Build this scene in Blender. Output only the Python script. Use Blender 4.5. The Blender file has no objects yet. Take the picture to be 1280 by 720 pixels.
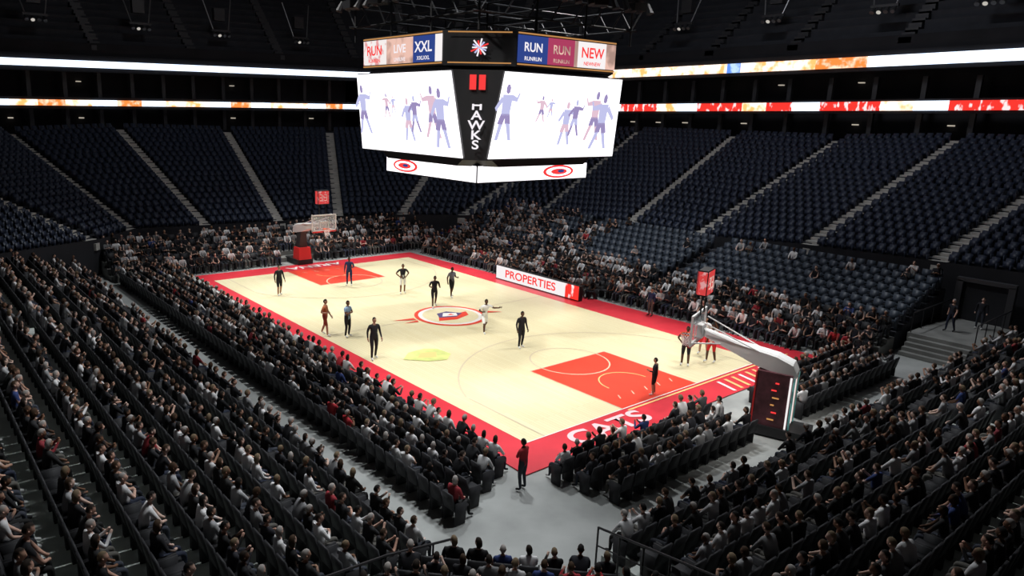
import bpy, math, random
import numpy as np
from mathutils import Vector, Matrix
random.seed(7); rng=np.random.default_rng(11)
scene=bpy.context.scene
COL=scene.collection
scene.view_settings.view_transform='Standard'

# ------------------------------------------------------------ materials
def mat(name,col,rough=.6,metal=0,noise=None,emit=None,es=1,bump=0,alpha=None,spec=.5):
    m=bpy.data.materials.new(name);m.use_nodes=True
    nt=m.node_tree;b=nt.nodes['Principled BSDF']
    b.inputs['Base Color'].default_value=(*col,1);b.inputs['Roughness'].default_value=rough
    b.inputs['Metallic'].default_value=metal;b.inputs['Specular IOR Level'].default_value=spec
    if noise:
        sc,amt=noise
        tc=nt.nodes.new('ShaderNodeTexCoord');n=nt.nodes.new('ShaderNodeTexNoise');n.inputs['Scale'].default_value=sc;n.inputs['Detail'].default_value=5
        r=nt.nodes.new('ShaderNodeValToRGB')
        r.color_ramp.elements[0].position=.3;r.color_ramp.elements[1].position=.7
        r.color_ramp.elements[0].color=(*[c*(1-amt) for c in col],1);r.color_ramp.elements[1].color=(*[min(1,c*(1+amt)) for c in col],1)
        nt.links.new(tc.outputs['Object'],n.inputs['Vector']);nt.links.new(n.outputs['Fac'],r.inputs['Fac']);nt.links.new(r.outputs['Color'],b.inputs['Base Color'])
    if emit:
        b.inputs['Emission Color'].default_value=(*emit,1);b.inputs['Emission Strength'].default_value=es
    if alpha is not None: b.inputs['Alpha'].default_value=alpha
    return m
def attr_mat(name,rough=.8):
    m=bpy.data.materials.new(name);m.use_nodes=True;nt=m.node_tree;b=nt.nodes['Principled BSDF']
    a=nt.nodes.new('ShaderNodeAttribute');a.attribute_name='Col'
    nt.links.new(a.outputs['Color'],b.inputs['Base Color']);b.inputs['Roughness'].default_value=rough;b.inputs['Specular IOR Level'].default_value=.25
    return m
def wood_mat():
    m=bpy.data.materials.new('maple_floorboards');m.use_nodes=True;nt=m.node_tree;b=nt.nodes['Principled BSDF']
    tc=nt.nodes.new('ShaderNodeTexCoord');mp=nt.nodes.new('ShaderNodeMapping');mp.inputs['Rotation'].default_value=(0,0,math.pi/2)
    br=nt.nodes.new('ShaderNodeTexBrick');br.inputs['Scale'].default_value=1;br.inputs['Brick Width'].default_value=2.4;br.inputs['Row Height'].default_value=.16
    br.inputs['Mortar Size'].default_value=.006;br.inputs['Color1'].default_value=(.88,.80,.53,1);br.inputs['Color2'].default_value=(.84,.75,.475,1);br.inputs['Mortar'].default_value=(.66,.55,.34,1)
    nz=nt.nodes.new('ShaderNodeTexNoise');nz.inputs['Scale'].default_value=.25;mx=nt.nodes.new('ShaderNodeMixRGB');mx.blend_type='MULTIPLY';mx.inputs[0].default_value=.10
    nt.links.new(tc.outputs['Object'],mp.inputs['Vector']);nt.links.new(mp.outputs[0],br.inputs['Vector']);nt.links.new(tc.outputs['Object'],nz.inputs['Vector'])
    nt.links.new(br.outputs['Color'],mx.inputs[1]);nt.links.new(nz.outputs['Fac'],mx.inputs[2]);nt.links.new(mx.outputs[0],b.inputs['Base Color'])
    b.inputs['Roughness'].default_value=.32
    return m
def led(name,col,s,var=0,col2=None,sharp=.08,stretch=1,mid=.5):
    m=bpy.data.materials.new(name);m.use_nodes=True;nt=m.node_tree;nt.nodes.clear()
    e=nt.nodes.new('ShaderNodeEmission');o=nt.nodes.new('ShaderNodeOutputMaterial');e.inputs[0].default_value=(*col,1);e.inputs[1].default_value=s
    if var:
        tc=nt.nodes.new('ShaderNodeTexCoord');mp=nt.nodes.new('ShaderNodeMapping');mp.inputs['Scale'].default_value=(1,1,stretch)
        n=nt.nodes.new('ShaderNodeTexNoise');n.inputs['Scale'].default_value=var;n.inputs['Detail'].default_value=2
        r=nt.nodes.new('ShaderNodeValToRGB');r.color_ramp.elements[0].position=mid-sharp;r.color_ramp.elements[1].position=mid+sharp
        c2=col2 or tuple(c*.5 for c in col)
        r.color_ramp.elements[0].color=(*c2,1);r.color_ramp.elements[1].color=(*col,1)
        nt.links.new(tc.outputs['Object'],mp.inputs[0]);nt.links.new(mp.outputs[0],n.inputs['Vector']);nt.links.new(n.outputs['Fac'],r.inputs['Fac']);nt.links.new(r.outputs['Color'],e.inputs[0])
    nt.links.new(e.outputs[0],o.inputs[0]);return m
M=dict(
 wood=wood_mat(), red=mat('court_red_paint',(.70,.035,.055),.38,noise=(.8,.1)), key=mat('key_red_paint',(.80,.065,.035),.35,noise=(.8,.1)),
 line=mat('court_line_paint',(.68,.58,.42),.4), white=mat('white_paint',(.85,.82,.80),.4), pink=mat('pink_lettering',(.95,.62,.66),.4), yellow=mat('yellow_lettering',(.95,.62,.25),.4),
 green=mat('green_decal',(.66,.72,.26),.4,noise=(1.5,.2)), navy=mat('navy_paint',(.10,.08,.20),.4),
 conc=mat('riser_concrete',(.50,.53,.50),.85,noise=(1.5,.15)), floorc=mat('arena_floor_concrete',(.36,.37,.36),.7,noise=(.6,.2)), floord=mat('landing_concrete',(.20,.20,.19),.8,noise=(1,.25)),
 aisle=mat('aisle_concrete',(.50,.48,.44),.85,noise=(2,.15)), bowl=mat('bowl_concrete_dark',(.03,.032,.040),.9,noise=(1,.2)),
 wall=mat('arena_wall_dark',(.014,.014,.018),.9,noise=(.5,.3)), black=mat('black_metal',(.012,.012,.014),.5), dgrey=mat('dark_grey_metal',(.05,.05,.055),.5,metal=.3),
 grey=mat('grey_metal',(.25,.25,.26),.4,metal=.6), padw=mat('white_padding',(.78,.78,.78),.5), padr=mat('red_padding',(.7,.03,.03),.5), maroon=mat('maroon_padding',(.11,.035,.045),.5,noise=(3,.5)),
 glass=mat('backboard_glass',(.75,.82,.85),.08,alpha=.3), net=mat('net_cord',(.9,.9,.9),.8), rim=mat('rim_orange',(.9,.15,.03),.4),
 seatn=mat('navy_seat_plastic',(.018,.026,.050),.5), seatb=mat('black_seat_fabric',(.014,.014,.017),.7),seatg=mat('blue_grey_seat_plastic',(.040,.052,.072),.5),
 person=attr_mat('people_cloth_and_skin'),
 scr=led('video_screen_white',(1,.97,1),1.9), scrfig=led('video_player_blue',(.55,.56,.85),1), scrfig2=led('video_player_red',(.78,.55,.66),1), scrfig3=led('video_player_dark',(.34,.28,.52),1),
 ledw=led('led_white',(.86,.93,1),2.2,1.2,(.60,.72,.95),.2), ledb=led('led_blue',(.12,.28,.9),1.2,1.5,(.5,.7,1)), ledo=led('led_orange',(1,.24,.05),1.3,1.6,(1,.70,.5),mid=.46), ledr=led('led_red',(.9,.04,.03),1.1,2.6,(1,.80,.80),.04,.5,.43),ledow=led('led_warm_white',(1,.88,.78),1.7,1.2,(1,.38,.12),.1,mid=.47),
 bannerw=led('banner_white',(.92,.86,.84),1.0,2.2,(.80,.35,.35),.05,mid=.44), boardw=led('board_white',(.95,.9,.9),1.0), bannerb=led('banner_navy',(.03,.06,.26),1.0), bannerr=led('banner_red',(.42,.05,.12),1.0), bannerp=led('banner_peach',(.95,.6,.5),.9,1.2),
 gold=led('gold_trim',(.75,.36,.12),.7), tw=led('text_white',(.95,.9,.95),1), tr=led('text_red',(.9,.05,.05),1.1),
 lamp=led('lamp_face',(1,.95,.85),.5), dim=led('dim_suite_light',(.9,.8,.65),.5), teal=led('led_teal',(.15,.40,.38),.5,3), clockp=led('clock_red',(.80,.07,.07),.8,4,(.85,.4,.4),.05,mid=.42),
)

# ------------------------------------------------------------ mesh builder
class MB:
    def __init__(s): s.v=[];s.f=[];s.m=[];s.used=[]
    def mi(s,k):
        if k not in s.used: s.used.append(k)
        return s.used.index(k)
    def poly(s,pts,k):
        b=len(s.v);s.v+= [tuple(p) for p in pts];s.f.append(list(range(b,b+len(pts))));s.m.append(s.mi(k))
    def hexa(s,p,k):
        b=len(s.v);s.v+=[tuple(q) for q in p];i=s.mi(k)
        for f in ((0,3,2,1),(4,5,6,7),(0,1,5,4),(1,2,6,5),(2,3,7,6),(3,0,4,7)): s.f.append([b+j for j in f]);s.m.append(i)
    def box(s,c,d,k,rz=0):
        hx,hy,hz=d[0]/2,d[1]/2,d[2]/2;ca,sa=math.cos(rz),math.sin(rz);P=[]
        for z in (-hz,hz):
            for x,y in ((-hx,-hy),(hx,-hy),(hx,hy),(-hx,hy)): P.append((c[0]+x*ca-y*sa,c[1]+x*sa+y*ca,c[2]+z))
        s.hexa(P,k)
    def tube(s,pts,rad,k,n=8,cap=True):
        pts=[Vector(p) for p in pts]
        if not hasattr(rad,'__len__'): rad=[rad]*len(pts)
        b=len(s.v);i=s.mi(k)
        for j,p in enumerate(pts):
            d=(pts[min(j+1,len(pts)-1)]-pts[max(j-1,0)]).normalized()
            a=d.cross(Vector((0,0,1)))
            if a.length<.05: a=Vector((1,0,0))
            a.normalize();c=d.cross(a)
            for q in range(n):
                t=2*math.pi*q/n;s.v.append(tuple(p+a*math.cos(t)*rad[j]+c*math.sin(t)*rad[j]))
        for j in range(len(pts)-1):
            for q in range(n):
                q2=(q+1)%n;s.f.append([b+j*n+q,b+j*n+q2,b+(j+1)*n+q2,b+(j+1)*n+q]);s.m.append(i)
        if cap:
            s.f.append([b+q for q in range(n)][::-1]);s.m.append(i);e=b+(len(pts)-1)*n;s.f.append([e+q for q in range(n)]);s.m.append(i)
    def make(s,name,parent=None,smooth=False,loc=None):
        me=bpy.data.meshes.new(name);me.from_pydata(s.v,[],s.f)
        for k in s.used: me.materials.append(M[k])
        me.polygons.foreach_set('material_index',s.m)
        if smooth: me.polygons.foreach_set('use_smooth',[True]*len(s.f))
        me.update();o=bpy.data.objects.new(name,me);COL.objects.link(o)
        if parent: o.parent=parent
        if loc: o.location=loc
        return o
def empty(name,loc=(0,0,0)):
    o=bpy.data.objects.new(name,None);COL.objects.link(o);o.location=loc;return o
def text(name,body,size,loc,rot,k,parent,align='CENTER',sx=1,ls=1):
    cu=bpy.data.curves.new(name,'FONT');cu.body=body;cu.size=size;cu.align_x=align;cu.align_y='CENTER';cu.space_line=ls;cu.offset=size*.02
    cu.materials.append(M[k]);o=bpy.data.objects.new(name,cu);COL.objects.link(o);o.location=loc;o.rotation_euler=rot;o.scale=(sx,1,1);o.parent=parent;return o

# ------------------------------------------------------------ bulk numpy mesh
def bulk(name,items,material,smooth=True):
    Vs=[];Ls=[];Ss=[];Cs=[];vo=0;lo=0
    for (V,L,S,R),(pos,yaw,sc,pal) in items:
        c,s=math.cos(yaw),math.sin(yaw)
        X=V*sc
        Vs.append(np.stack([X[:,0]*c-X[:,1]*s+pos[0],X[:,0]*s+X[:,1]*c+pos[1],X[:,2]+pos[2]],1))
        Ls.append(L+vo);Ss.append(S+lo);vo+=len(V);lo+=len(L)
        if pal is not None: Cs.append(pal[R])
    V=np.concatenate(Vs);L=np.concatenate(Ls).astype(np.int32);S=np.concatenate(Ss).astype(np.int32)
    me=bpy.data.meshes.new(name);me.vertices.add(len(V));me.vertices.foreach_set('co',V.astype(np.float32).ravel())
    me.loops.add(len(L));me.loops.foreach_set('vertex_index',L);me.polygons.add(len(S));me.polygons.foreach_set('loop_start',S)
    if smooth: me.polygons.foreach_set('use_smooth',np.ones(len(S),bool))
    me.update(calc_edges=True)
    if Cs:
        C=np.concatenate(Cs);a=me.attributes.new('Col','FLOAT_COLOR','POINT')
        a.data.foreach_set('color',np.concatenate([C,np.ones((len(C),1))],1).astype(np.float32).ravel())
    me.materials.append(material);o=bpy.data.objects.new(name,me);COL.objects.link(o);return o
def variant_from(verts,faces,region=None):
    L=np.array([i for f in faces for i in f],dtype=np.int64);S=np.cumsum([0]+[len(f) for f in faces][:-1])
    return (np.array(verts,float),L,np.array(S),np.zeros(len(verts),int) if region is None else np.array(region))

# ------------------------------------------------------------ people
# regions 0 skin 1 hair 2 shirt 3 pants 4 shoe 5 forearm 6 shin 7 dark(eyes) 8 lips
def head_mesh(c,yaw=0,pitch=0,long_hair=False,seg=14,rings=10):
    V=[];F=[];R=[]
    for i in range(rings+1):
        th=math.pi*i/rings
        for j in range(seg):
            ph=2*math.pi*j/seg
            x,y,z=math.sin(th)*math.cos(ph),math.sin(th)*math.sin(ph),math.cos(th)
            tp=1-.28*max(0,-z)**1.2
            X,Y,Z=x*.076*tp,y*.096*(tp if y<0 else 1-.1*max(0,-z)),z*.122
            if abs(x)<.3 and y>.6 and -.45<z<.1: Y+=.018*(1-abs(x)/.3)
            hair=(z>.42+.25*y) or (y<-.05 and z>-.35)
            if hair: X*=1.08;Y*=1.08;Z=Z*1.06 if z>0 else Z
            if long_hair and y<-.05 and z<=-.1: Z-=.05;X*=1.15;hair=True
            V.append((X,Y,Z));R.append(1 if hair else 0)
    for i in range(rings):
        for j in range(seg):
            j2=(j+1)%seg;a,b,cc,d=i*seg+j,i*seg+j2,(i+1)*seg+j2,(i+1)*seg+j
            if i==0: F.append([a,cc,d])
            elif i==rings-1: F.append([a,b,cc])
            else: F.append([a,b,cc,d])
    def blob(p,r,reg):
        b=len(V)
        for q in ((1,0,0),(0,1,0),(-1,0,0),(0,-1,0),(0,0,1),(0,0,-1)): V.append(tuple(p[k]+q[k]*r[k] for k in range(3)));R.append(reg)
        for f in ((0,1,4),(1,2,4),(2,3,4),(3,0,4),(1,0,5),(2,1,5),(3,2,5),(0,3,5)): F.append([b+k for k in f])
    for s in (-1,1):
        blob((s*.03,.086,.008),(.013,.008,.008),7); blob((s*.078,-.005,-.005),(.012,.02,.032),0)
    blob((0,.085,-.056),(.026,.008,.007),8)
    Rm=Matrix.Rotation(yaw,3,'Z')@Matrix.Rotation(pitch,3,'X')
    V=[tuple(Rm@Vector(v)+Vector(c)) for v in V]
    return V,F,R
def tubeVF(pts,rad,n=5):
    mb=MB();mb.tube(pts,rad,'black',n);return mb.v,mb.f
def build_person(J,dec=None,sub=1,head_yaw=0,head_pitch=0,long_hair=False,fingers=False,hseg=14,hr=10,girth=1):
    rad=dict(pelvis=.135,spine=.125,chest=.15,neck=.07,neck2=.058,shL=.07,shR=.07,elL=.046,elR=.046,wrL=.032,wrR=.032,haL=.036,haR=.036,
             hipL=.105,hipR=.105,thL=.088,thR=.088,knL=.062,knR=.062,caL=.058,caR=.058,anL=.042,anR=.042,toL=.038,toR=.038)
    E=[('pelvis','spine'),('spine','chest'),('chest','neck'),('neck','neck2')]
    for s in 'LR': E+=[('chest','sh'+s),('sh'+s,'el'+s),('el'+s,'wr'+s),('wr'+s,'ha'+s),('pelvis','hip'+s),('hip'+s,'th'+s),('th'+s,'kn'+s),('kn'+s,'ca'+s),('ca'+s,'an'+s),('an'+s,'to'+s)]
    for s in 'LR':
        J['th'+s]=tuple((Vector(J['hip'+s])+Vector(J['kn'+s]))*.5); J['ca'+s]=tuple(Vector(J['kn'+s]).lerp(Vector(J['an'+s]),.35))
    names=list(J.keys());idx={n:i for i,n in enumerate(names)}
    me=bpy.data.meshes.new('tmp');me.from_pydata([J[n] for n in names],[(idx[a],idx[b]) for a,b in E],[])
    o=bpy.data.objects.new('tmp',me);COL.objects.link(o)
    mo=o.modifiers.new('s','SKIN');mo.use_smooth_shade=True
    for n in names:
        r=rad[n]*(girth if n in('pelvis','spine','chest') else 1);sv=me.skin_vertices[0].data[idx[n]];sv.radius=(r,r);sv.use_root=(n=='pelvis')
    if sub: o.modifiers.new('u','SUBSURF').levels=sub
    if dec: 
        d=o.modifiers.new('d','DECIMATE');d.ratio=dec
    dg=bpy.context.evaluated_depsgraph_get();em=bpy.data.meshes.new_from_object(o.evaluated_get(dg))
    V=np.array([v.co[:] for v in em.vertices]);F=[list(p.vertices) for p in em.polygons]
    bpy.data.objects.remove(o);bpy.data.meshes.remove(me);bpy.data.meshes.remove(em)
    best=np.full(len(V),9e9);R=np.zeros(len(V),int)
    for a,b in E:
        A=np.array(J[a]);B=np.array(J[b]);d=B-A;t=np.clip(((V-A)@d)/(d@d),0,1);q=A+t[:,None]*d
        dist=np.linalg.norm(V-q,axis=1)-.5*(rad[a]*(1-t)+rad[b]*t)
        if a=='neck': reg=np.zeros(len(V),int)
        elif a in('spine','chest','neck') : reg=np.full(len(V),2)
        elif a=='pelvis': reg=np.where(t<.35,2,3) if b=='spine' else np.full(len(V),3)
        elif a[:2]=='sh': reg=np.where(t<.62,2,5)
        elif a[:2]=='el': reg=np.where(t<.95,5,0)
        elif a[:2]=='wr': reg=np.zeros(len(V),int)
        elif a[:3]=='hip': reg=np.full(len(V),3)
        elif a[:2]=='th': reg=np.where(t<.85,3,6)
        elif a[:2] in('kn','ca'): reg=np.full(len(V),6)
        else: reg=np.full(len(V),4)
        m=dist<best;best[m]=dist[m];R[m]=reg[m]
    V=[tuple(v) for v in V];R=list(R)
    hc=Vector(J['neck2'])+Vector((0,.015,.105))
    hv,hf,hreg=head_mesh(hc,head_yaw,head_pitch,long_hair,hseg,hr);b=len(V);V+=hv;R+=hreg;F+=[[i+b for i in f] for f in hf]
    if fingers:
        for s,sg in (('L',-1),('R',1)):
            w=Vector(J['wr'+s]);h=Vector(J['ha'+s]);d=(h-w).normalized();side=d.cross(Vector((1,0,0)))
            if side.length<.3: side=d.cross(Vector((0,0,1)))
            side.normalize();curl=side.cross(d)*(-sg)
            for q,(off,ln) in enumerate(((-.03,.07),(-.01,.082),(.01,.078),(.03,.06))):
                p0=h+side*off;p1=p0+d*ln*.55+side*off*.2;p2=p1+d*ln*.4+curl*.02
                v,f=tubeVF([p0,p1,p2],[.010,.009,.007]);b=len(V);V+=v;R+=[0]*len(v);F+=[[i+b for i in x] for x in f]
            p0=w+d*.03-side*.028;p1=p0-side*.03+d*.035;p2=p1-side*.008+d*.03
            v,f=tubeVF([p0,p1,p2],[.013,.011,.008]);b=len(V);V+=v;R+=[0]*len(v);F+=[[i+b for i in x] for x in f]
    return variant_from(V,F,R)
def seated(lean=0,armpose=0,**k):
    J=dict(pelvis=(0,0,.56),spine=(0,-.02+lean*.3,.74),chest=(0,-.02+lean*.8,.94),neck=(0,lean*1.1,1.09),neck2=(0,.01+lean*1.25,1.15))
    for s,g in (('L',-1),('R',1)):
        J['sh'+s]=(g*.185,lean*1.0,1.04);J['hip'+s]=(g*.1,.04,.54);J['kn'+s]=(g*.13,.46,.53);J['an'+s]=(g*.13,.47,.1);J['to'+s]=(g*.15,.63,.05)
        if armpose==0: J['el'+s]=(g*.25,.08+lean,.79);J['wr'+s]=(g*.12,.28,.66);J['ha'+s]=(g*.06,.35,.65)
        elif armpose==1: J['el'+s]=(g*.24,.14+lean,.80);J['wr'+s]=(g*-.02+g*.05,.25+lean,.88);J['ha'+s]=(g*-.05,.25+lean,.90)
        elif armpose==2: J['el'+s]=(g*.23,.2+lean,.80);J['wr'+s]=(g*.08,.36+lean,.98);J['ha'+s]=(g*.05,.4+lean,1.05)
        else: J['el'+s]=(g*.22,.25+lean*.6,.72);J['wr'+s]=(g*.10,.42,.68);J['ha'+s]=(g*.06,.48,.66)
    return build_person(J,**k)
def standing(stride=0,arms='down',lean=0,crouch=0,**k):
    z=-crouch
    J=dict(pelvis=(0,-crouch*.5,.95+z),spine=(0,lean*.3-crouch*.3,1.12+z),chest=(0,lean*.8,1.31+z),neck=(0,lean*1.1,1.465+z),neck2=(0,.01+lean*1.2,1.525+z))
    for s,g in (('L',-1),('R',1)):
        st=stride*g
        J['sh'+s]=(g*.195,lean,1.415+z);J['hip'+s]=(g*.1,-crouch*.5,.91+z);J['kn'+s]=(g*(.12+crouch*.3),.03+st*.5+crouch*.9,.50-crouch*.2);J['an'+s]=(g*(.13+crouch*.4),-.03+st-.0,.085+(.06 if st<-.15 else 0));J['to'+s]=(g*(.16+crouch*.4),.14+st,.04)
        a=arms if isinstance(arms,str) else arms[0 if s=='L' else 1]
        if a=='down': J['el'+s]=(g*.26,-.02-st*.4+lean*.8,1.14+z);J['wr'+s]=(g*.27,.07-st*.7+lean,.91+z);J['ha'+s]=(g*.265,.1-st*.8+lean,.83+z)
        elif a=='hip': J['el'+s]=(g*.38,-.08+lean,1.18+z);J['wr'+s]=(g*.2,.05+lean*.5,1.02+z);J['ha'+s]=(g*.15,.1,.99+z)
        elif a=='fwd': J['el'+s]=(g*.25,.14+lean,1.2+z);J['wr'+s]=(g*.18,.36+lean,1.25+z);J['ha'+s]=(g*.16,.44+lean,1.28+z)
        elif a=='out': J['el'+s]=(g*.42,.05+lean,1.28+z);J['wr'+s]=(g*.62,.18+lean,1.3+z);J['ha'+s]=(g*.69,.22+lean,1.32+z)
        elif a=='up': J['el'+s]=(g*.28,.12+lean,1.62+z);J['wr'+s]=(g*.2,.2+lean,1.86+z);J['ha'+s]=(g*.18,.22+lean,1.94+z)
        elif a=='bent': J['el'+s]=(g*.27,-.05+lean-st*.3,1.16+z);J['wr'+s]=(g*.22,.2+lean-st*.3,1.15+z);J['ha'+s]=(g*.2,.28+lean-st*.3,1.18+z)
        elif a=='fold': J['el'+s]=(g*.24,.08+lean,1.17+z);J['wr'+s]=(g*.04,.2+lean,1.2+z);J['ha'+s]=(g*-.04,.2+lean,1.22+z)
    return build_person(J,**k)
NEAR=[seated(0,0,dec=.6,hseg=12,hr=9),seated(.06,3,dec=.6,head_yaw=.4,hseg=12,hr=9,long_hair=True),seated(-.02,1,dec=.6,head_yaw=-.3,hseg=12,hr=9,girth=1.15),seated(.03,2,dec=.6,hseg=12,hr=9,head_pitch=-.15),seated(.15,3,dec=.6,head_pitch=-.3,hseg=12,hr=9,girth=1.1),seated(0,0,dec=.6,head_yaw=.7,long_hair=True,hseg=12,hr=9)]
FAR=[seated(0,0,dec=.22,hseg=8,hr=6),seated(.08,3,dec=.22,hseg=8,hr=6,long_hair=True),seated(0,1,dec=.22,hseg=8,hr=6,girth=1.15),seated(.02,2,dec=.22,hseg=8,hr=6)]
STAND=[standing(0,'down'),standing(.14,'down'),standing(0,('hip','down')),standing(0,'fold'),standing(.1,('bent','down'),long_hair=True)]
SK=[(.55,.32,.24),(.60,.38,.30),(.40,.23,.16),(.20,.10,.06),(.10,.05,.03),(.64,.44,.36)]
HA=[(.01,.008,.007),(.02,.013,.009),(.05,.028,.015),(.18,.13,.08),(.35,.32,.3)]
def palette(shirt=None,pants=None,sleeves=None,skin=None,shorts=False,hair=None,shoe=None):
    sk=np.array(skin or random.choice(SK));h=np.array(hair or random.choice(HA))
    if shirt is None:
        r=random.random()
        if r<.55: g=random.uniform(.006,.03);shirt=(g,g,g*random.uniform(1,1.3))
        elif r<.79: g=random.uniform(.5,.85);shirt=(g,g*.99,g)
        elif r<.82: shirt=(random.uniform(.2,.45),.03,.04)
        elif r<.835: shirt=(.03,.05,.16)
        else: g=random.uniform(.12,.4);shirt=(g,g,g*1.03)
    if pants is None: pants=random.choice([(.012,.014,.02),(.02,.025,.045),(.04,.045,.06),(.012,.012,.012),(.10,.095,.085)])
    sleeves=random.random()<.6 if sleeves is None else sleeves
    p=np.zeros((9,3));p[0]=sk;p[1]=h;p[2]=shirt;p[3]=pants;p[4]=shoe or random.choice([(.5,.5,.5),(.02,.02,.02)]);p[5]=shirt if sleeves else sk;p[6]=sk if shorts else pants;p[7]=(.01,.01,.01);p[8]=sk*np.array([.8,.4,.4])
    return p
def person_obj(name,var,pos,yaw,sc,pal):
    o=bulk(name,[(var,((0,0,0),0,sc,pal))],M['person']);o.location=pos;o.rotation_euler=(0,0,yaw);return o

# ------------------------------------------------------------ seats
def seat_variant(kind):
    mb=MB()
    if kind=='low':
        mb.hexa([(-.23,-.10,.42),(.23,-.10,.42),(.23,.34,.45),(-.23,.34,.45),(-.23,-.10,.49),(.23,-.10,.49),(.23,.34,.51),(-.23,.34,.51)],'black')
        mb.hexa([(-.23,-.17,.42),(.23,-.17,.42),(.23,-.11,.42),(-.23,-.11,.42),(-.21,-.27,.92),(.21,-.27,.92),(.21,-.22,.93),(-.21,-.22,.93)],'black')
        for s in (-1,1): mb.hexa([(s*.24-.02,-.15,0),(s*.24+.02,-.15,0),(s*.24+.02,.2,0),(s*.24-.02,.2,0),(s*.24-.02,-.15,.66),(s*.24+.02,-.15,.66),(s*.24+.02,.25,.66),(s*.24-.02,.25,.66)],'black')
    else: # tip-up seat, pan folded
        mb.hexa([(-.22,-.12,.35),(.22,-.12,.35),(.22,-.07,.35),(-.22,-.07,.35),(-.20,-.24,.86),(.20,-.24,.86),(.20,-.2,.88),(-.20,-.2,.88)],'black')
        mb.hexa([(-.21,-.05,.36),(.21,-.05,.36),(.21,.03,.36),(-.21,.03,.36),(-.21,-.09,.72),(.21,-.09,.72),(.21,-.02,.74),(-.21,-.02,.74)],'black')
        mb.hexa([(-.26,-.12,0),(-.22,-.12,0),(-.22,.05,0),(-.26,.05,0),(-.26,-.12,.6),(-.22,-.12,.6),(-.22,.15,.6),(-.26,.15,.6)],'black')
    return variant_from(mb.v,mb.f)
SLOW=seat_variant('low');SUP=seat_variant('up')
CAM=Vector((-24.10,-30.53,10.94))
crowd_near=[];crowd_far=[];lowseats=[];bowlseats=[];greyseats=[]
def inrects(x,y,rects): return any(a<=x<=b and c<=y<=d for a,b,c,d in rects)
def row(p0,p1,z,yaw,occ,skip=(),sp=.56,dst=None):
    p0=Vector(p0);p1=Vector(p1);L=(p1-p0).length;n=int(L/sp)
    for i in range(n+1):
        q=p0.lerp(p1,i/n);x,y=q.x,q.y
        if inrects(x,y,skip): continue
        (lowseats if dst is None else dst).append((SLOW,((x,y,z),yaw,1,None)))
        oc=occ(x,y) if callable(occ) else occ
        if random.random()<oc:
            d=(Vector((x,y,z))-CAM).length;far=d>34
            v=random.choice(FAR if far else NEAR);sc=random.uniform(.90,1.02)
            it=(v,((x+random.uniform(-.03,.03),y,z),yaw+random.uniform(-.2,.2),sc,palette()))
            (crowd_far if far else crowd_near).append(it)
risers=MB()
def tread(x0,x1,y0,y1,z0,z,k='conc'): risers.box(((x0+x1)/2,(y0+y1)/2,(z0+z)/2),(x1-x0,y1-y0,z-z0),k)
HOOPZ=[(-1.2,2.6,-22,-16),(-1.7,1.4,15.5,18.8)]
# block behind near sideline
for k in range(4): row((-10.0-.88*k,-15.3-.45*k),(-10.0-.88*k,16.2),0,-math.pi/2,.88)
for k in range(10):
    pt=1.15;x=-15.0-pt*k;z=.28+.375*k;y0=-18-.42*k;y1=19.5
    tread(x-.62,x+pt-.62,y0-.3,y1+.3,0,z)
    row((x,y0),(x,y1),z,-math.pi/2,.84,skip=[(-40,0,1.4,2.5)])
# block behind near baseline
for k in range(3): row((-8.6+.3*k,-16.9-.88*k),(10.5,-16.9-.88*k),0,0,.86,skip=HOOPZ)
for k in range(11):
    pt=1.1;y=-20.9-pt*k;z=.28+.37*k;x0=-10.6-.42*k;x1=19.5
    tread(x0-.3,x1+.3,y-.58,y+pt-.58,0,z)
    row((x0,y),(x1,y),z,0,lambda a,b:.74 if a<9 else .55,skip=[(3.0,4.1,-40,0),(12.5,13.6,-40,0)])
# corner rows facing the court diagonally
for k in range(4):
    cx,cy=-13.55-.72*k,-20.45-.72*k;z=.3+.3*k;h=1.6+.2*k
    row((cx-h,cy+h),(cx+h,cy-h),z,-math.pi/4,.92,skip=[])
    risers.box((cx-.05,cy-.05,z/2),(2*h*1.414+.6,1.0,z),'conc',-math.pi/4)
# far sideline block
for k in range(12):
    x=10.9+.84*k if k else 10.9
    z=max(0,(k-1))*.24
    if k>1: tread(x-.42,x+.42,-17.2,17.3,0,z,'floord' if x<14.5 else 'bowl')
    row((x,-14.2 if k<1 else -16.8),(x,16.5),z,math.pi/2,lambda a,b:(.95 if a<14.9 else (.05 if b<3 else .6)),skip=[(12,30,-4.6,-3.6),(12,30,6,7)],dst=greyseats if x>14.5 else None)
row((10.0,-2),(10.0,15),0,math.pi/2,.9)
# far baseline block
for k in range(5):
    y=17.2+.86*k;z=.3*k
    if k: tread(-13,13,y-.42,y+.44,0,z,'floord')
    row((-12.6,y),(12.6,y),z,math.pi,.88,skip=HOOPZ)
risers.make('seating_riser_platform')

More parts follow.
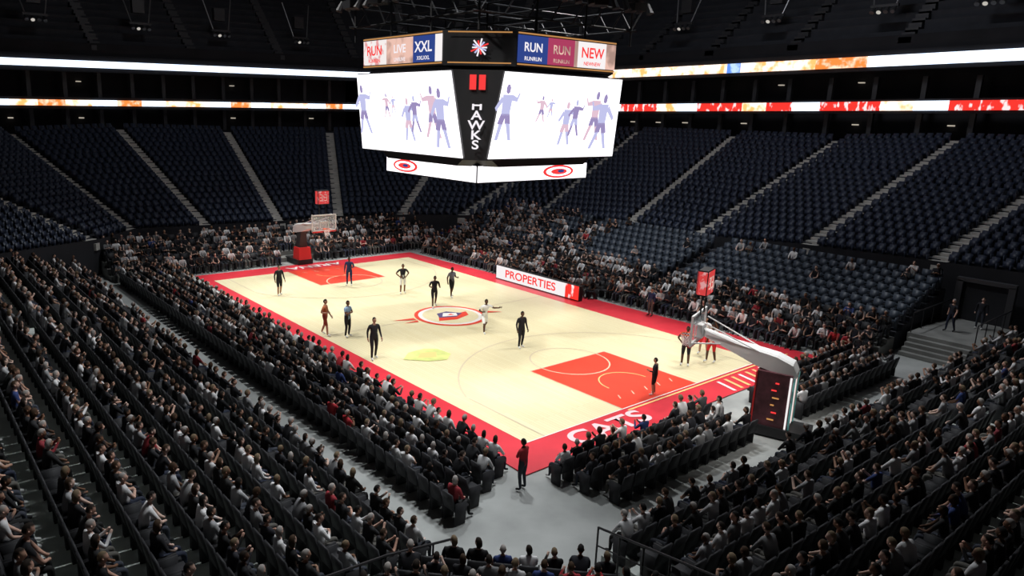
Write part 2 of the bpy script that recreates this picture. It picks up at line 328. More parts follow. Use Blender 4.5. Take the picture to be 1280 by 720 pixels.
# ------------------------------------------------------------ bowl
B=[((-26,10,2.4),(-44,14,9)),((-20.5,15.5,2.3),(-36,25,8.9)),((-13.0,20,2.0),(-25.5,30.3,8.8)),((-10.3,22,2.2),(-15.2,38,8.4)),((-4.9,22.5,2.0),(-6.7,38.6,8.8)),((.9,22.5,1.9),(3.1,38.6,8.6)),
   ((6.0,22.2,2.0),(14,38,8.6)),((11,20.5,2.0),(27,33,9)),((15.2,17.8,2.0),(35,21.5,9.4)),((20.6,13.8,2.2),(38,16.9,9.5)),((21.2,4.5,2.8),(38,6.3,9.5)),
   ((21.3,-1.2,2.6),(38,-2.8,9.5)),((21.5,-8.9,3.1),(38,-11.1,9.9)),((21.5,-16.0,3.3),(38,-19,9.9)),((21.8,-24,3.4),(38,-30,10))]
B=[(Vector(a),Vector(b)) for a,b in B]
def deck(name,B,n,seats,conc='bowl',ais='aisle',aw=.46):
    mb=MB()
    def P(i,t,zt):
        a,b=B[i];return Vector((a.x+(b.x-a.x)*t,a.y+(b.y-a.y)*t,a.z+(b.z-a.z)*zt))
    for i in range(len(B)-1):
        a,b=B[i][0],B[i+1][0]
        mb.poly([(a.x,a.y,0 if a.z<6 else a.z-1),(b.x,b.y,0 if a.z<6 else b.z-1),(b.x,b.y,b.z+.35),(a.x,a.y,a.z+.35)],'wall')
        for k in range(n):
            t0,t1=k/n,(k+1)/n
            A0,A1,B0,B1=P(i,t0,t0),P(i,t1,t0),P(i+1,t0,t0),P(i+1,t1,t0)
            mb.poly([A0,B0,B1,A1],conc);mb.poly([A1,B1,P(i+1,t1,t1),P(i,t1,t1)],conc)
            if seats:
                tm=(k+.62)/n;q0=P(i,tm,t0);q1=P(i+1,tm,t0);d=q1-q0;L=d.length;m=.7;N=max(1,int((L-2*m)/.56))
                dn=(B[i][0]-B[i][1]+B[i+1][0]-B[i+1][1]);yaw=math.atan2(-dn.x,dn.y)*1
                for j in range(N+1):
                    s=(m+(L-2*m)*j/N)/L;q=q0+d*s
                    bowlseats.append((SUP,((q.x,q.y,q.z),yaw,1,None)))
    for i in range(len(B)):
        a,b=B[i];u=(b-a).normalized();u.z=0;u.normalize();s=Vector((-u.y,u.x,0))*aw
        for k in range(2*n):
            t0,t1=k/(2*n),(k+1)/(2*n);c0=a.lerp(b,t0);c1=a.lerp(b,t1);z=c0.z+ (b.z-a.z)*.012+.03;zb=z-.45
            pts=[c0-s,c0+s,c1+s,c1-s]
            mb.hexa([(p.x,p.y,zb) for p in pts]+[(p.x,p.y,z) for p in pts],ais)
    return mb.make(name)
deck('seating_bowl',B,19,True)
# tunnel (vomitory) entrance landing between the blocks
vm=MB();vm.box((18.2,-18.9,.45),(5.4,2.9,.9),'floord');vm.box((20.9,-18.9,1.9),(.2,2.0,2.2),'wall')
for s in (-1.15,1.15): vm.box((20.8,-18.9+s,1.9),(.35,.3,2.2),'dgrey')
vm.box((20.8,-18.9,3.05),(.35,2.6,.2),'dgrey')
for q in range(4): vm.box((15.35-.3*q,-18.9,.36-.09*q),(.3,2.6,.72-.18*q),'floord')
for yy in (-17.55,-20.25): vm.tube([(15.6,yy,1.9),(20.8,yy,1.9)],.03,'black',6);[vm.tube([(15.6+1.3*q,yy,.9),(15.6+1.3*q,yy,1.9)],.025,'black',6) for q in range(5)]
vm.make('tunnel_entrance_landing')
W=[(-48,20,10.8,14.2),(-32,40,10.8,14.2),(-15,45,10.85,14.3),(3,45,11.1,14.6),(22,45,11.3,14.9),(31,39,11.5,15.1),(38.6,29,11.8,15.2),(38.6,19,11.85,15.3),(38.6,3,12.1,15.5),(38.6,-14.5,12.4,15.75),(38.6,-36,12.7,16)]
def subdiv(W,step):
    out=[]
    for a,b in zip(W[:-1],W[1:]):
        L=math.hypot(b[0]-a[0],b[1]-a[1]);n=max(1,int(L/step))
        for i in range(n): out.append(tuple(a[k]+(b[k]-a[k])*i/n for k in range(4)))
    out.append(W[-1]);return out
def outn(a,b):
    d=Vector((b[0]-a[0],b[1]-a[1],0)).normalized();return Vector((-d.y,d.x,0))
su=MB();WS=subdiv(W,3.0)
for a,b in zip(WS[:-1],WS[1:]):
    n=outn(a,b)
    def q(p,o,z): return (p[0]+n.x*o,p[1]+n.y*o,z)
    for (zi,dl,dh,o) in ((2,.55,.5,.15),(3,.7,.8,.15)):
        su.hexa([q(a,o,a[zi]-dl),q(b,o,b[zi]-dl),q(b,o+1.2,b[zi]-dl),q(a,o+1.2,a[zi]-dl),q(a,o,a[zi]+dh),q(b,o,b[zi]+dh),q(b,o+1.2,b[zi]+dh),q(a,o+1.2,a[zi]+dh)],'wall')
    su.poly([q(a,3.2,6),q(b,3.2,6),q(b,3.2,16),q(a,3.2,16)],'wall')
    su.poly([q(a,-1.5,a[2]-2.9),q(b,-1.5,b[2]-2.9),q(b,3.2,b[2]-2.9),q(a,3.2,a[2]-2.9)],'bowl')
    su.box((a[0]+n.x*1.6,a[1]+n.y*1.6,11.5),(.35,.35,6),'dgrey')
    m=((a[0]+b[0])/2+n.x*3.0,(a[1]+b[1])/2+n.y*3.0)
    if random.random()<.3: su.box((m[0],m[1],a[2]-1.4),(.4,.4,.10),'dim')
    if random.random()<.2: su.box((m[0],m[1],a[2]+2.0),(.4,.4,.08),'dim')
su.make('suite_level_balcony')
def ribbon(name,zi,h,seq,step):
    mb=MB();R=subdiv(W,step);
    for i,(a,b) in enumerate(zip(R[:-1],R[1:])):
        k=seq(i,len(R),a);hh=h*(1.35 if a[0]>30 else 1)
        mb.poly([(a[0],a[1],a[zi]-hh/2),(b[0],b[1],b[zi]-hh/2),(b[0],b[1],b[zi]+hh/2),(a[0],a[1],a[zi]+hh/2)],k)
    mb.make(name)
def seqU(i,n,a):
    if a[0]<30: return 'ledw'
    if a[1]>9: return 'ledow'
    if a[1]>7.5: return 'ledb'
    if a[1]>1: return 'ledow'
    if a[1]>-3: return 'ledo'
    return 'ledw'
def seqL(i,n,a):
    if a[0]<30: return ['ledo','ledow','ledw','ledo','ledo','ledw','ledow'][(i//2)%7] if a[0]<-3 else ['ledw','ledow','ledow','ledw','ledo'][(i//2)%5]
    return ['ledr','ledr','ledow','ledr','ledw','ledr','ledr','ledow','ledw'][(i//2)%9]
ribbon('led_ribbon_board',3,.6,seqU,1.3);ribbon('led_ribbon_board',2,.52,seqL,1.1)
U=[]
for i,w in enumerate(W):
    a=W[max(0,i-1)];b=W[min(len(W)-1,i+1)];n=outn(a,b)
    U.append((Vector((w[0]+n.x*1.0,w[1]+n.y*1.0,w[3]+1.6)),Vector((w[0]+n.x*17,w[1]+n.y*17,w[3]+14))))
U2=[]
for i in range(len(U)-1):
    U2.append(U[i]);U2.append(tuple(U[i][k].lerp(U[i+1][k],.5) for k in (0,1)))
U2.append(U[-1])
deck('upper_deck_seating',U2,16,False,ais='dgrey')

lo=bulk('courtside_and_riser_seats',lowseats,M['seatb'],False);bulk('sideline_riser_seats',greyseats,M['seatg'],False)
bo=bulk('bowl_seats',bowlseats,M['seatn'],False)
bulk('seated_spectators',crowd_near,M['person']);bulk('seated_spectators',crowd_far,M['person'])

# ------------------------------------------------------------ shell
sh=MB();sh.poly([(-70,-70,-.02),(75,-70,-.02),(75,85,-.02),(-70,85,-.02)],'floorc');sh.make('floor')
sh=MB();sh.poly([(-70,-70,38),(-70,85,38),(75,85,38),(75,-70,38)],'wall');sh.make('ceiling')
for nm,a,b in (('wall_north',(-70,85),(75,85)),('wall_east',(75,85),(75,-70)),('wall_south',(75,-70),(-70,-70)),('wall_west',(-70,-70),(-70,85))):
    sh=MB();sh.poly([(a[0],a[1],-.02),(b[0],b[1],-.02),(b[0],b[1],38),(a[0],a[1],38)],'wall');sh.make(nm)

# ------------------------------------------------------------ court
court=empty('basketball_court')
c=MB();c.hexa([(-9.2,-15.95,0),(10.6,-15.8,0),(8.9,15.95,0),(-8.15,16.3,0)]+[(-9.2,-15.95,.03),(10.6,-15.8,.03),(8.9,15.95,.03),(-8.15,16.3,.03)],'red');c.make('apron',court)
c=MB();c.poly([(-7.62,-14.33,.036),(7.62,-14.33,.036),(7.62,14.33,.036),(-7.62,14.33,.036)],'wood');c.make('wood_floor',court)
c=MB()
for y0,y1 in ((-14.33,-9.3),(9.6,14.33)): c.poly([(-2.5,y0,.041),(2.4,y0,.041),(2.4,y1,.041),(-2.5,y1,.041)],'key')
c.make('painted_keys',court)
c=MB();Z=.046
def ln(a,b,w=.07,k='line'):
    a=Vector((*a,Z));b=Vector((*b,Z));d=(b-a).normalized();s=Vector((-d.y,d.x,0))*w/2;c.poly([a-s,b-s,b+s,a+s],k)
def arc(cx,cy,r,t0,t1,w=.07,k='line',n=40):
    for i in range(n):
        a=t0+(t1-t0)*i/n;b=t0+(t1-t0)*(i+1)/n
        c.poly([(cx+(r-w/2)*math.cos(a),cy+(r-w/2)*math.sin(a),Z),(cx+(r+w/2)*math.cos(a),cy+(r+w/2)*math.sin(a),Z),(cx+(r+w/2)*math.cos(b),cy+(r+w/2)*math.sin(b),Z),(cx+(r-w/2)*math.cos(b),cy+(r-w/2)*math.sin(b),Z)],k)
ln((-7.6,0),(7.6,0))
for s in (-1,1):
    ln((-6.7,s*14.3),(-6.7,s*10.2));ln((6.7,s*14.3),(6.7,s*10.2))
    t=math.acos(6.7/7.24);cy=s*12.75
    if s<0: arc(0,cy,7.24,t,math.pi-t)
    else: arc(0,cy,7.24,math.pi+t,2*math.pi-t)
    fy=-9.3 if s<0 else 9.6
    arc(0,fy,1.8,0,math.pi*2,k='line' );arc(0,s*12.6,1.2,0 if s<0 else math.pi,math.pi if s<0 else 2*math.pi,k='yellow',w=.05)
    for x in (-2.5,2.4): ln((x,s*14.33),(x,fy),.05,'line')
    ln((-2.5,fy),(2.4,fy),.05,'line')
    for q in range(5): ln((-1.7+q*.85,s*13.6),(-1.5+q*.85,s*13.3),.05,'line')
ln((-7.62,-14.33),(7.62,-14.33),.05,'white')
ln((-2.4,-14.52),(9.6,-14.52),.09,'yellow')
for q in range(11): ln((3.0+q*.55,-15.75),(3.3+q*.55,-14.75),.16,'yellow' if q%3 else 'white')
c.make('court_lines',court)
c=MB();Z=.05
LX,LY=.1,-.4
def disc(cx,cy,r,k,z,sq=1,n=40): c.poly([(cx+r*math.cos(2*math.pi*i/n),cy+r*sq*math.sin(2*math.pi*i/n),z) for i in range(n)],k)
disc(LX,LY,2.0,'key',.05);disc(LX,LY,1.78,'white',.054);disc(LX,LY,1.55,'wood',.058)
def pl(pts,k,z): c.poly([(LX+x*.92,LY+y*.92,z) for x,y in pts],k)
pl([(-1.3,-.6),(-.2,-.9),(1.0,-.5),(1.35,.2),(.6,.1),(0,.5),(-.7,.25)],'key',.062)
pl([(-.9,-.1),(.1,-.45),(.9,0),(.3,.8),(-.5,.7)],'navy',.066);pl([(-.6,0),(.3,-.3),(.6,.2),(-.1,.6)],'white',.07)
pl([(-.2,.05),(.25,-.05),(.2,.25)],'key',.074)
pl([(-3.6,.9),(-2.3,.3),(-2.2,.7)],'key',.06);pl([(-3.3,.1),(-2.4,-.1),(-2.3,.2)],'key',.06);pl([(3.2,-1.1),(2.3,-.2),(2.2,-.7)],'key',.06)
pl([(-6.9,-5.0),(-6.0,-5.9),(-5.1,-6.2),(-4.4,-5.6),(-4.5,-4.6),(-5.1,-4.2),(-6.1,-4.3)],'green',.06);pl([(-6.2,-5.2),(-5.3,-5.6),(-4.9,-5.0),(-5.6,-4.7)],'yellow',.064)
c.make('center_logo_and_decals',court)
text('baseline_lettering','CATS',1.35,(-4.2,-15.15,.05),(0,0,0),'pink',court,sx=1.25)
text('baseline_lettering_c','ARENA',1.0,(0,15.1,.05),(0,0,math.pi),'white',court,sx=1.3)
t=MB();t.box((6.2,-16.15,.3),(4.2,.2,.56),'black')
for q in range(8):
    for yy in (-16.04,-16.26): t.poly([(4.2+.5*q,yy,.06),(4.66+.5*q,yy,.06),(4.66+.5*q,yy,.54),(4.2+.5*q,yy,.54)],['bannerb','boardw','bannerb','bannerp'][q%4])
t.make('baseline_led_board')
# ------------------------------------------------------------ hoops
def hoop(name,x,yb,s,padk,ybase,rot=0):
    h=MB();Y=lambda d:-s*d
    b0=abs(yb-ybase)
    def bx(xc,d,z,sx,sy,sz,k): h.box((xc,Y(d),z),(sx,sy,sz),k)
    bx(0,b0+.9,.22,1.2,2.0,.34,'black');
    for wx in (-.5,.5):
        for wd in (b0,b0+1.7): h.tube([(wx-.06,Y(wd),.1),(wx+.06,Y(wd),.1)],.1,'dgrey',10)
    if padk=='maroon':
        h.hexa([(-.5,Y(b0-.1),.35),(.5,Y(b0-.1),.35),(.5,Y(b0+1.2),.35),(-.5,Y(b0+1.2),.35),(-.45,Y(b0),2.35),(.45,Y(b0),2.35),(.45,Y(b0+1.15),2.35),(-.45,Y(b0+1.15),2.35)],padk)
        for sx in (-1,1):
            for q in range(6):
                z=.65+q*.27;h.box((sx*(.505-.006*q),Y(b0+.62+.08*(q%2)),z),(.02,.22-.05*(q%3),.05),['gold','tr','gold','gold','tr','tr'][q])
            h.box((sx*.49,Y(b0+.0),1.35),(.05,.05,1.95),'padr')
            h.box((sx*.49,Y(b0+1.12),1.35),(.05,.06,1.9),'boardw');h.box((sx*.47,Y(b0+1.22),1.35),(.05,.06,1.9),'teal')
        for xx in (-.3,-.1,.12,.32): h.box((xx,Y(b0+1.2),1.35),(.06,.03,1.8),'boardw' if xx in(-.3,.12) else 'bannerp')
    else:
        h.hexa([(-.5,Y(b0-.1),.35),(.5,Y(b0-.1),.35),(.5,Y(b0+.9),.35),(-.5,Y(b0+.9),.35),(-.45,Y(b0),1.25),(.45,Y(b0),1.25),(.45,Y(b0+.8),1.25),(-.45,Y(b0+.8),1.25)],padk)
        h.hexa([(-.3,Y(b0+.2),1.25),(.3,Y(b0+.2),1.25),(.3,Y(b0+.8),1.25),(-.3,Y(b0+.8),1.25),(-.22,Y(b0+.1),2.4),(.22,Y(b0+.1),2.4),(.22,Y(b0+.7),2.4),(-.22,Y(b0+.7),2.4)],'dgrey')
    prof=[(1.25,2.25,2.45,.30),(1.1,2.28,2.75,.34),(.55,2.32,2.95,.32),(-.15,2.45,3.05,.26),(-.9,2.72,3.15,.2)]
    rings=[]
    for dd,zl,zh,hw in prof: rings.append([(-hw,Y(b0+dd),zl),(hw,Y(b0+dd),zl),(hw,Y(b0+dd),zh-.06),(hw*.75,Y(b0+dd),zh),(-hw*.75,Y(b0+dd),zh),(-hw,Y(b0+dd),zh-.06)])
    rings.append([(-.11,Y(.25),3.12),(.11,Y(.25),3.12),(.11,Y(.25),3.36),(.08,Y(.25),3.4),(-.08,Y(.25),3.4),(-.11,Y(.25),3.36)])
    for a,b in zip(rings[:-1],rings[1:]):
        for q in range(6): h.poly([a[q],a[(q+1)%6],b[(q+1)%6],b[q]],'padw')
    h.poly(rings[0],'padw');h.poly(rings[-1],'padw')
    for sx in (-1,1):
        h.tube([(sx*.25,Y(b0+.1),2.9),(sx*.45,Y(.2),3.75)],.025,'padw',8);h.tube([(sx*.12,Y(b0*.4),2.95),(sx*.7,Y(.06),2.95)],.03,'padw',8)
    bx(0,.13,3.3,.5,.2,.5,'padw')
    bx(0,0,3.43,1.76,.03,1.0,'glass')
    for zz in (2.9,3.96): bx(0,0,zz,1.86,.07,.08 if zz>3 else .12,'padw')
    for sx in (-.9,.9): bx(sx,0,3.43,.07,.07,1.1,'padw')
    for zz in (3.05,3.5): bx(0,-.025,zz,.61,.02,.05,'padw')
    for sx in (-.3,.3): bx(sx,-.025,3.27,.05,.02,.46,'padw')
    bx(0,-.02,2.83,1.8,.1,.08,'padr')
    ry=Y(-.38);ring=[(.23*math.cos(t),ry+.23*math.sin(t),3.05) for t in [2*math.pi*i/20 for i in range(21)]]
    h.tube(ring,.015,'rim',6,False);bx(0,-.08,3.03,.18,.16,.06,'rim')
    for i in range(12):
        for dr in (1,-1):
            pts=[]
            for j in range(6):
                t=2*math.pi*(i+dr*j*.5)/12;r=.225-.09*min(1,j/4);pts.append((r*math.cos(t),ry+r*math.sin(t),3.04-.085*j))
            h.tube(pts,.008,'net',4,False)
    h.tube([(-.3,Y(.1),3.95),(-.3,Y(.1),4.7)],.03,'black',6);h.tube([(.2,Y(.1),3.95),(.2,Y(.1),4.7)],.03,'black',6)
    bx(-.05,.1,5.15,.85,.35,.95,'black')
    for dd in (-.09,.29): bx(-.05,dd,5.15,.77,.02,.85,'clockp')
    for sx in (-.485,.385): bx(sx,.1,5.15,.02,.3,.85,'clockp')
    for k2,(dx) in enumerate((-.2,.14)):
        for dd in (-.11,.31):
            for zz in (4.95,5.15,5.35): bx(-.05+dx,dd,zz,.18,.02,.04,'bannerp')
            bx(-.05+dx+.09,dd,5.15,.03,.02,.4,'bannerp')
    o=h.make(name,loc=(x,yb,0));o.rotation_euler=(0,0,rot);return o
hoop('basketball_hoop',-.5,-15.9,1,'maroon',-18.2,math.radians(18))
hoop('basketball_hoop',-.3,13.1,-1,'padr',16.0)
t=MB();t.box((8.75,1.6,.5),(.3,7.5,.92),'black')
t.poly([(8.58,5.3,.08),(8.58,-1.0,.08),(8.58,-1.0,.95),(8.58,5.3,.95)],'boardw');t.poly([(8.58,-1.0,.08),(8.58,-2.1,.08),(8.58,-2.1,.95),(8.58,-1.0,.95)],'ledr')
sb=t.make('courtside_led_board');text('board_lettering','PROPERTIES',.72,(8.56,2.1,.5),(math.pi/2,0,-math.pi/2),'tr',sb,sx=1.2)

# ------------------------------------------------------------ scoreboard
SC=(1.25,-1.5)
sb=empty('center_hung_scoreboard',(SC[0],SC[1],-.35));sb.scale=(1.135,1.135,1.025)
def octr(h,c_,z): return [(-h,-(h-c_),z),(-(h-c_),-h,z),(h-c_,-h,z),(h,-(h-c_),z),(h,h-c_,z),(h-c_,h,z),(-(h-c_),h,z),(-h,h-c_,z)]
body=MB()
def loft(r0,r1,k,cap0=True,cap1=True):
    for i in range(8):
        j=(i+1)%8;body.poly([r0[i],r0[j],r1[j],r1[i]],k)
    if cap0: body.poly(r0[::-1],k)
    if cap1: body.poly(r1,k)
loft(octr(4.25,.56,9.05),octr(4.75,1.35,12.75),'black')
loft(octr(4.4,1.3,12.75),octr(4.4,1.9,12.95),'black')
loft(octr(4.75,1.95,12.93),octr(4.75,1.95,14.35),'black')
loft(octr(3.7,1.2,8.7),octr(3.7,.7,9.1),'black')
loft(octr(3.25,.05,7.95),octr(3.25,.05,8.76),'black')
body.make('scoreboard_body',sb)
scn=MB();fig=MB()
def side(i):
    a=i*math.pi/2;ca,sa=math.cos(a),math.sin(a);return lambda x,y,z:(x*ca-y*sa,x*sa+y*ca,z)
def silhouette(f,u,w,hgt,base,yoff,k,k2,flip=1):
    def S(uu,vv):
        t=(vv-9.05)/3.7;return f(uu,-(4.25+.5*t)-yoff,vv)
    g=hgt
    parts=[([(-.13,.45),(.13,.45),(.17,.82),(-.15,.82)],k),([(-.14,.48),(.14,.48),(.2,.3),(.02,.3),(0,.4),(-.06,.27),(-.22,.3)],k2),([(-.17,.3),(-.05,.29),(-.12-w,.0),(-.22-w,.0)],k),([(.04,.32),(.18,.3),(.26+w,.0),(.16+w,.0)],k),
      ([(-.06,.86),(0,.83),(.06,.86),(.07,.94),(.03,1),(-.03,1),(-.07,.94)],k2),([(-.17,.8),(-.12,.7),(-.28-w,.52),(-.33-w,.58)],k),([(.17,.82),(.12,.72),(.30+w,.70),(.38+w,.86),(.33+w,.86),(.28+w,.78)],k)]
    for p,kk in parts:
        fig.poly([S(u+flip*x*g*.7,base+y*g) for x,y in p],kk)
for i in range(4):
    f=side(i);e=.06
    scn.poly([f(-3.66,-4.27-e,9.12),f(3.66,-4.27-e,9.12),f(3.38,-4.74-e,12.70),f(-3.38,-4.74-e,12.70)],'scr')
    segs=[(-2.8,-1.0,'bannerw'),(-1.0,.9,'bannerp'),(.9,2.35,'bannerb'),(2.35,2.8,'boardw')] if i%2 else [(-2.8,-1.2,'bannerb'),(-1.2,.3,'bannerr'),(.3,.5,'bannerp'),(.5,2.2,'boardw'),(2.2,2.8,'bannerp')]
    for a,b,k in segs: scn.poly([f(a,-4.80,13.1),f(b,-4.80,13.1),f(b,-4.80,14.2),f(a,-4.80,14.2)],k)
    for zz in (13.03,14.27): scn.poly([f(-2.8,-4.81,zz-.03),f(2.8,-4.81,zz-.03),f(2.8,-4.81,zz+.03),f(-2.8,-4.81,zz+.03)],'gold')
    rz=(math.pi/2,0,i*math.pi/2)
    for xx,b_,kk,ss in ([(1.62,'XXL','tw',.62),(-1.9,'RUN','tr',.6),(0,'LIVE','tw',.5)] if i%2 else [(-2.0,'RUN','tw',.5),(-.45,'RUN','bannerp',.5),(1.35,'NEW','tr',.62)]):
        text('banner_text',b_,ss,f(xx,-4.83,13.72),rz,kk,sb,sx=.95);text('banner_text',b_+b_,.22,f(xx,-4.83,13.27),rz,kk,sb)
    scn.poly([f(-3.23,-3.27,8.0),f(3.23,-3.27,8.0),f(3.23,-3.27,8.72),f(-3.23,-3.27,8.72)],'scr')
    lx=-1.7 if i%2 else 1.4
    fig.poly([f(lx+.95*math.cos(t),-3.29,8.36+.31*math.sin(t)) for t in [j*math.pi/10 for j in range(20)]],'tr')
    fig.poly([f(lx+.78*math.cos(t),-3.31,8.36+.22*math.sin(t)) for t in [j*math.pi/10 for j in range(20)]],'scr')
    fig.poly([f(lx+.5*math.cos(t),-3.33,8.36+.14*math.sin(t)) for t in [j*math.pi/10 for j in range(20)]],'tr')
    fig.poly([f(lx+.2*math.cos(t)+.1,-3.35,8.38+.07*math.sin(t)) for t in [j*math.pi/10 for j in range(20)]],'bannerb')
    rr=random.Random(i+3)
    for u,hg,bs,k,k2 in ((-3.1,2.3,9.9,'scrfig','scrfig3'),(-1.2,1.1,10.7,'scrfig2','scrfig3'),(-.7,.8,10.9,'scrfig','scrfig2'),(.3,1.9,9.7,'scrfig','scrfig2'),(.8,1.6,10.1,'scrfig3','scrfig'),(2.0,2.2,9.9,'scrfig2','scrfig3'),(2.5,2.5,9.5,'scrfig','scrfig3')):
        silhouette(f,u,rr.uniform(0,.1),hg,bs,.09+.01*rr.random(),k,k2,rr.choice((-1,1)))
scn.make('video_screens',sb);fig.make('screen_graphics',sb)
r45=(math.pi/2-.15,0,-math.pi/4)
text('corner_lettering','H\nA\nW\nK\nS',.52,(-4.13,-4.13,10.5),r45,'tw',sb,ls=.78,sx=1.15)
g=MB()
def cq(u0,u1,z0,z1,off,k):
    d=Vector((.7071,-.7071,0));n=Vector((-.7071,-.7071,0));m=Vector((-3.86,-3.86,0))+n*off
    g.poly([m+d*u0+Vector((0,0,z0)),m+d*u1+Vector((0,0,z0)),m+d*u1+Vector((0,0,z1)),m+d*u0+Vector((0,0,z1))],k)
cq(-.3,-.05,11.95,12.55,.34,'tr');cq(.05,.3,11.95,12.55,.34,'tr')
cq(-1.2,1.2,13.02,13.07,-.02,'gold');cq(-1.2,1.2,14.24,14.29,-.02,'gold')
for q in range(7):
    a=q*math.pi/7;d=Vector((.7071,-.7071,0));m=Vector((-3.86,-3.86,13.65));
    ux=d*math.cos(a)+Vector((0,0,math.sin(a)));uy=-d*math.sin(a)+Vector((0,0,math.cos(a)));r=.36 if q%2 else .28
    mm=m+Vector((-.7071,-.7071,0))*(.0+.004*q)
    g.poly([mm-ux*r-uy*.03,mm+ux*r-uy*.03,mm+ux*r+uy*.03,mm-ux*r+uy*.03],['tw','tr','scrfig','tw','tr','tw','scrfig'][q])
g.make('corner_graphics',sb)
tr=MB()
for zz in (15.0,15.9):
    for s in (-4.3,-1.4,1.4,4.3):
        tr.tube([(-4.6,s,zz),(4.6,s,zz)],.05,'black',6);tr.tube([(s,-4.6,zz),(s,4.6,zz)],.05,'black',6)
for x in (-4.3,-1.4,1.4,4.3):
    for y in (-4.3,-1.4,1.4,4.3):
        tr.tube([(x,y,14.3),(x,y,15.9)],.05,'black',6)
        if abs(x)>2 and abs(y)>2: tr.tube([(x,y,15.9),(x*.6,y*.6,37)],.04,'black',5)
for k in range(8):
    x=-4.3+k*1.23
    for y in (-4.3,4.3): tr.tube([(x,y,15.0),(x+.6,y,15.9)],.035,'dgrey',5);tr.tube([(y,x,15.0),(y,x+.6,15.9)],.035,'dgrey',5)
for q,(x,y) in enumerate([(-4.9,-2),(-4.9,1.5),(-2,-4.9),(1.5,-4.9),(3.8,-4.9),(-4.9,3.6)]):
    for j in range(4): tr.box((x,y,17.2-.42*j),(.7,.55,.36),'black',.3*q)
    tr.tube([(x,y,17.4),(x,y,37)],.03,'black',5)
for q in range(14):
    x=-5+q*.75;tr.tube([(x,-4.7,16.2),(x,-4.9,15.75)],[.1,.16],'dgrey',8);tr.tube([(-4.7,x,16.2),(-4.9,x,15.75)],[.1,.16],'dgrey',8)
tr.make('rigging_truss_and_speakers',sb)

def cluster(x,y,z,face):
    m=MB();m.box((0,0,0),(2.0,.25,.2),'dgrey')
    for k in range(4):
        xx=-.75+.5*k;m.tube([(xx,.0,-.15),(xx,-.35,-.5)],[.12,.2],'dgrey',10);m.tube([(xx,-.35,-.5),(xx,-.37,-.52)],.17,'lamp' if k==1 else 'grey',10)
    m.tube([(-.8,0,.1),(-1.6,1.0,3.6)],.06,'grey',6);m.tube([(.8,0,.1),(1.6,1.0,3.6)],.06,'grey',6);m.box((0,.5,1.6),(1.1,.7,1.2),'dgrey')
    o=m.make('spotlight_cluster',loc=(x,y,z));o.rotation_euler=(0,0,face)
for x in (-11,-2,6,15): cluster(x,46,18.5,0)
for y in (14,5,-4,-11): cluster(39.5,y,19.8,-math.pi/2)
# ------------------------------------------------------------ players
BLK=(.015,.015,.02);WHT=(.8,.8,.8);NAV=(.02,.03,.09);ORG=(.45,.14,.06);RED=(.6,.03,.03)
def look(p,q=(0,-13)): return math.atan2(-(q[0]-p[0]),q[1]-p[1])
PL=[((-5.8,8.6),standing(.1,'down',fingers=True),BLK,BLK,None),((-1.0,8.6),standing(0,('bent','down'),fingers=True),NAV,NAV,None),
 ((.7,5.1),standing(.05,'hip',fingers=True),BLK,WHT,None),((.4,1.5),standing(.22,'bent',lean=.05,fingers=True),BLK,BLK,1),((2.7,2.8),standing(.16,('bent','down'),fingers=True),(.2,.2,.25),BLK,None),
 ((-7.4,.1),standing(.18,('down','bent'),fingers=True),ORG,(.25,.05,.03),2),((-6.6,-.7),standing(0,'fold',fingers=True),(.3,.45,.65),BLK,None),
 ((-7.3,-4.2),standing(.1,'down',fingers=True),BLK,BLK,None),((-.4,-3.8),standing(.3,('out','bent'),lean=.08,crouch=.08,fingers=True),WHT,WHT,None),
 ((-.6,-6.7),standing(.06,'down',fingers=True),BLK,BLK,None),((3.9,-12.7),standing(0,'hip',fingers=True),(.15,.02,.03),BLK,None),
 ((-.3,-14.1),standing(.0,('bent','down'),fingers=True),BLK,BLK,None),((5.3,-13.1),standing(.12,('up','down'),fingers=True),WHT,RED,None),((6.1,-12.2),standing(.1,'bent',fingers=True),WHT,RED,None)]
for i,(p,v,s,pt,ch) in enumerate(PL):
    ref=i in(6,)
    pal=palette(shirt=s,pants=pt,sleeves=(i in(0,1,7,9,11)),shorts=not(i in (1,6,7,9)),skin=random.choice(SK[2:5]),hair=HA[0],shoe=(.7,.7,.7))
    person_obj('referee' if ref else 'basketball_player',v,(p[0],p[1],.05),look(p)+random.uniform(-.8,.8),(1.12 if i==7 else 1.04 if i==9 else .9 if i==11 else 1.06) if not ref else 1.06,pal)
ST=[(-9.9,-16.5,.2,3),(-1.9,-17.9,.3,0),(-9.6,16.9,3,0),(9.6,13,1.5,1),(9.7,-6.5,1.4,0),(17.5,-18.6,1.2,1),(19.3,-19.3,1.6,0)]
for j,(x,y,yaw,v) in enumerate(ST): person_obj('standing_person',STAND[v],(x,y,.9 if x>12 else 0),yaw,random.uniform(.9,.97),palette(shirt=[(.4,.03,.04),WHT,(.3,.3,.32),BLK,NAV,BLK,BLK][j]))
def rail(name,pts):
    m=MB();m.tube([(x,y,z+1.05) for x,y,z in pts],.03,'black',6);m.tube([(x,y,z+.55) for x,y,z in pts],.02,'black',6)
    for a,b in zip(pts[:-1],pts[1:]):
        for q in range(3): m.tube([tuple(a[k]+(b[k]-a[k])*q/3+(0) for k in range(3)),(a[0]+(b[0]-a[0])*q/3,a[1]+(b[1]-a[1])*q/3,a[2]+(b[2]-a[2])*q/3+1.05)],.025,'black',6)
    m.make(name)
rail('handrail',[(-14.2,-18.6,0),(-16.5,-19.1,.7),(-19,-20.1,1.6),(-22,-21.3,2.6),(-25,-22.5,3.6)])
rail('handrail',[(-11.0,-20.3,0),(-11.7,-22.8,.8),(-12.7,-25.4,1.8),(-13.7,-28,2.7),(-14.8,-31,3.7)])

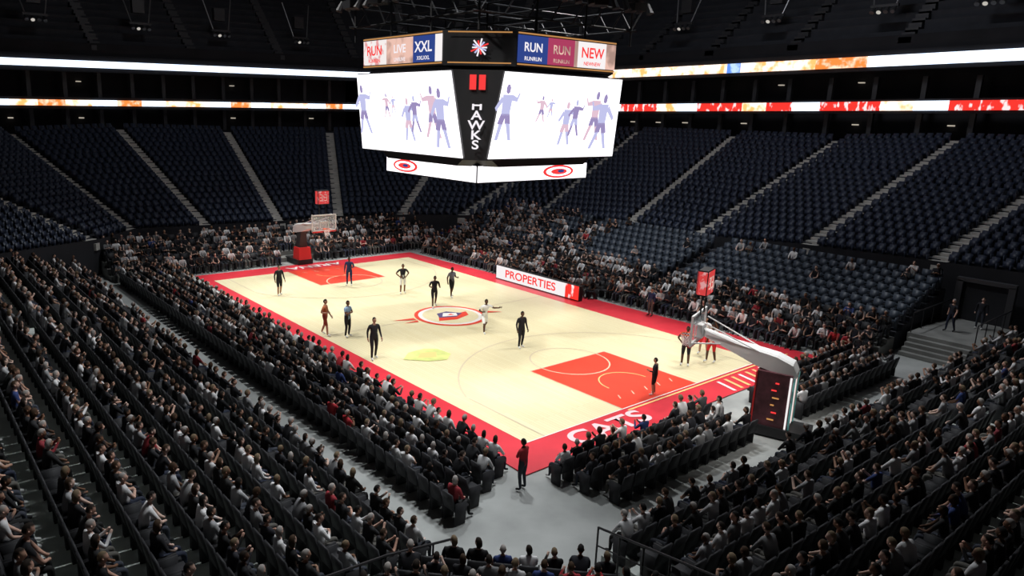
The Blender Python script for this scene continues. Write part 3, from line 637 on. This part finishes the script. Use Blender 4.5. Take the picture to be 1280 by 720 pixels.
# ------------------------------------------------------------ lights
def spot(loc,tgt,e,ang,blend=.5,size=.6,col=(1,1,1)):
    l=bpy.data.lights.new('arena_spotlight','SPOT');l.energy=e;l.spot_size=math.radians(ang);l.spot_blend=blend;l.shadow_soft_size=size;l.color=col
    o=bpy.data.objects.new('arena_spotlight',l);COL.objects.link(o);o.location=loc;o.rotation_euler=(Vector(tgt)-Vector(loc)).to_track_quat('-Z','Y').to_euler();return o
for x in (-16,16):
    for y in (-13,-4.5,4.5,13): spot((x,y,29),(x*.05,y*.75,0),15500,38,.45,.6,(1,.985,.94))
for y in (-24,24): spot((0,y,29),(0,y*.45,0),13000,36,.5,.6,(1,.985,.94))
for x,y,tx,ty,e,an in ((-2,-12,-17,-6,16000,58),(-2,8,-16,10,14000,55),(2,0,12.5,0,15000,50),(-4,-4,-6,-24,15000,58),(6,-6,9,-24,14000,58),(0,5,0,17,8000,40),(-8,-18,-22,-16,15000,58)):
    spot((x,y,30),(tx,ty,0),e,an,.9,1.0,(.94,.98,1))
def area(loc,tgt,e,sx,sy,col):  # weak fill lamps, added to light the bowl and upper deck dimly
    l=bpy.data.lights.new('bowl_fill_light','AREA');l.shape='RECTANGLE';l.size=sx;l.size_y=sy;l.energy=e;l.color=col
    o=bpy.data.objects.new('bowl_fill_light',l);COL.objects.link(o);o.location=loc;o.rotation_euler=(Vector(tgt)-Vector(loc)).to_track_quat('-Z','Y').to_euler()
area((14,-4,33),(30,-6,4),1900,6,6,(.85,.9,1));area((0,14,33),(0,32,5),550,6,6,(.85,.9,1))
area((18,-5,32),(45,-5,22),260,4,4,(1,.95,.9));area((0,20,32),(0,52,22),260,4,4,(1,.95,.9))  # fills added so the upper deck structure shows faintly
w=bpy.data.worlds.new('world');scene.world=w;w.use_nodes=True;w.node_tree.nodes['Background'].inputs[0].default_value=(.01,.012,.018,1);w.node_tree.nodes['Background'].inputs[1].default_value=.3

# ------------------------------------------------------------ camera
yaw,pit,rol=.6639,.2349,.0254
f=Vector((math.sin(yaw)*math.cos(pit),math.cos(yaw)*math.cos(pit),-math.sin(pit)));r=Vector((math.cos(yaw),-math.sin(yaw),0));u=r.cross(f)
cr,sr=math.cos(rol),math.sin(rol);r2=r*cr+u*sr;u2=u*cr-r*sr
cd=bpy.data.cameras.new('camera');cd.sensor_width=36;cd.lens=909.446/1280*36;cd.shift_x=87.27/1280;cd.shift_y=-2.2/1280;cd.clip_end=400;cd.clip_start=.1
co=bpy.data.objects.new('camera',cd);COL.objects.link(co)
co.matrix_world=Matrix(((r2.x,u2.x,-f.x,CAM.x),(r2.y,u2.y,-f.y,CAM.y),(r2.z,u2.z,-f.z,CAM.z),(0,0,0,1)))
scene.camera=co
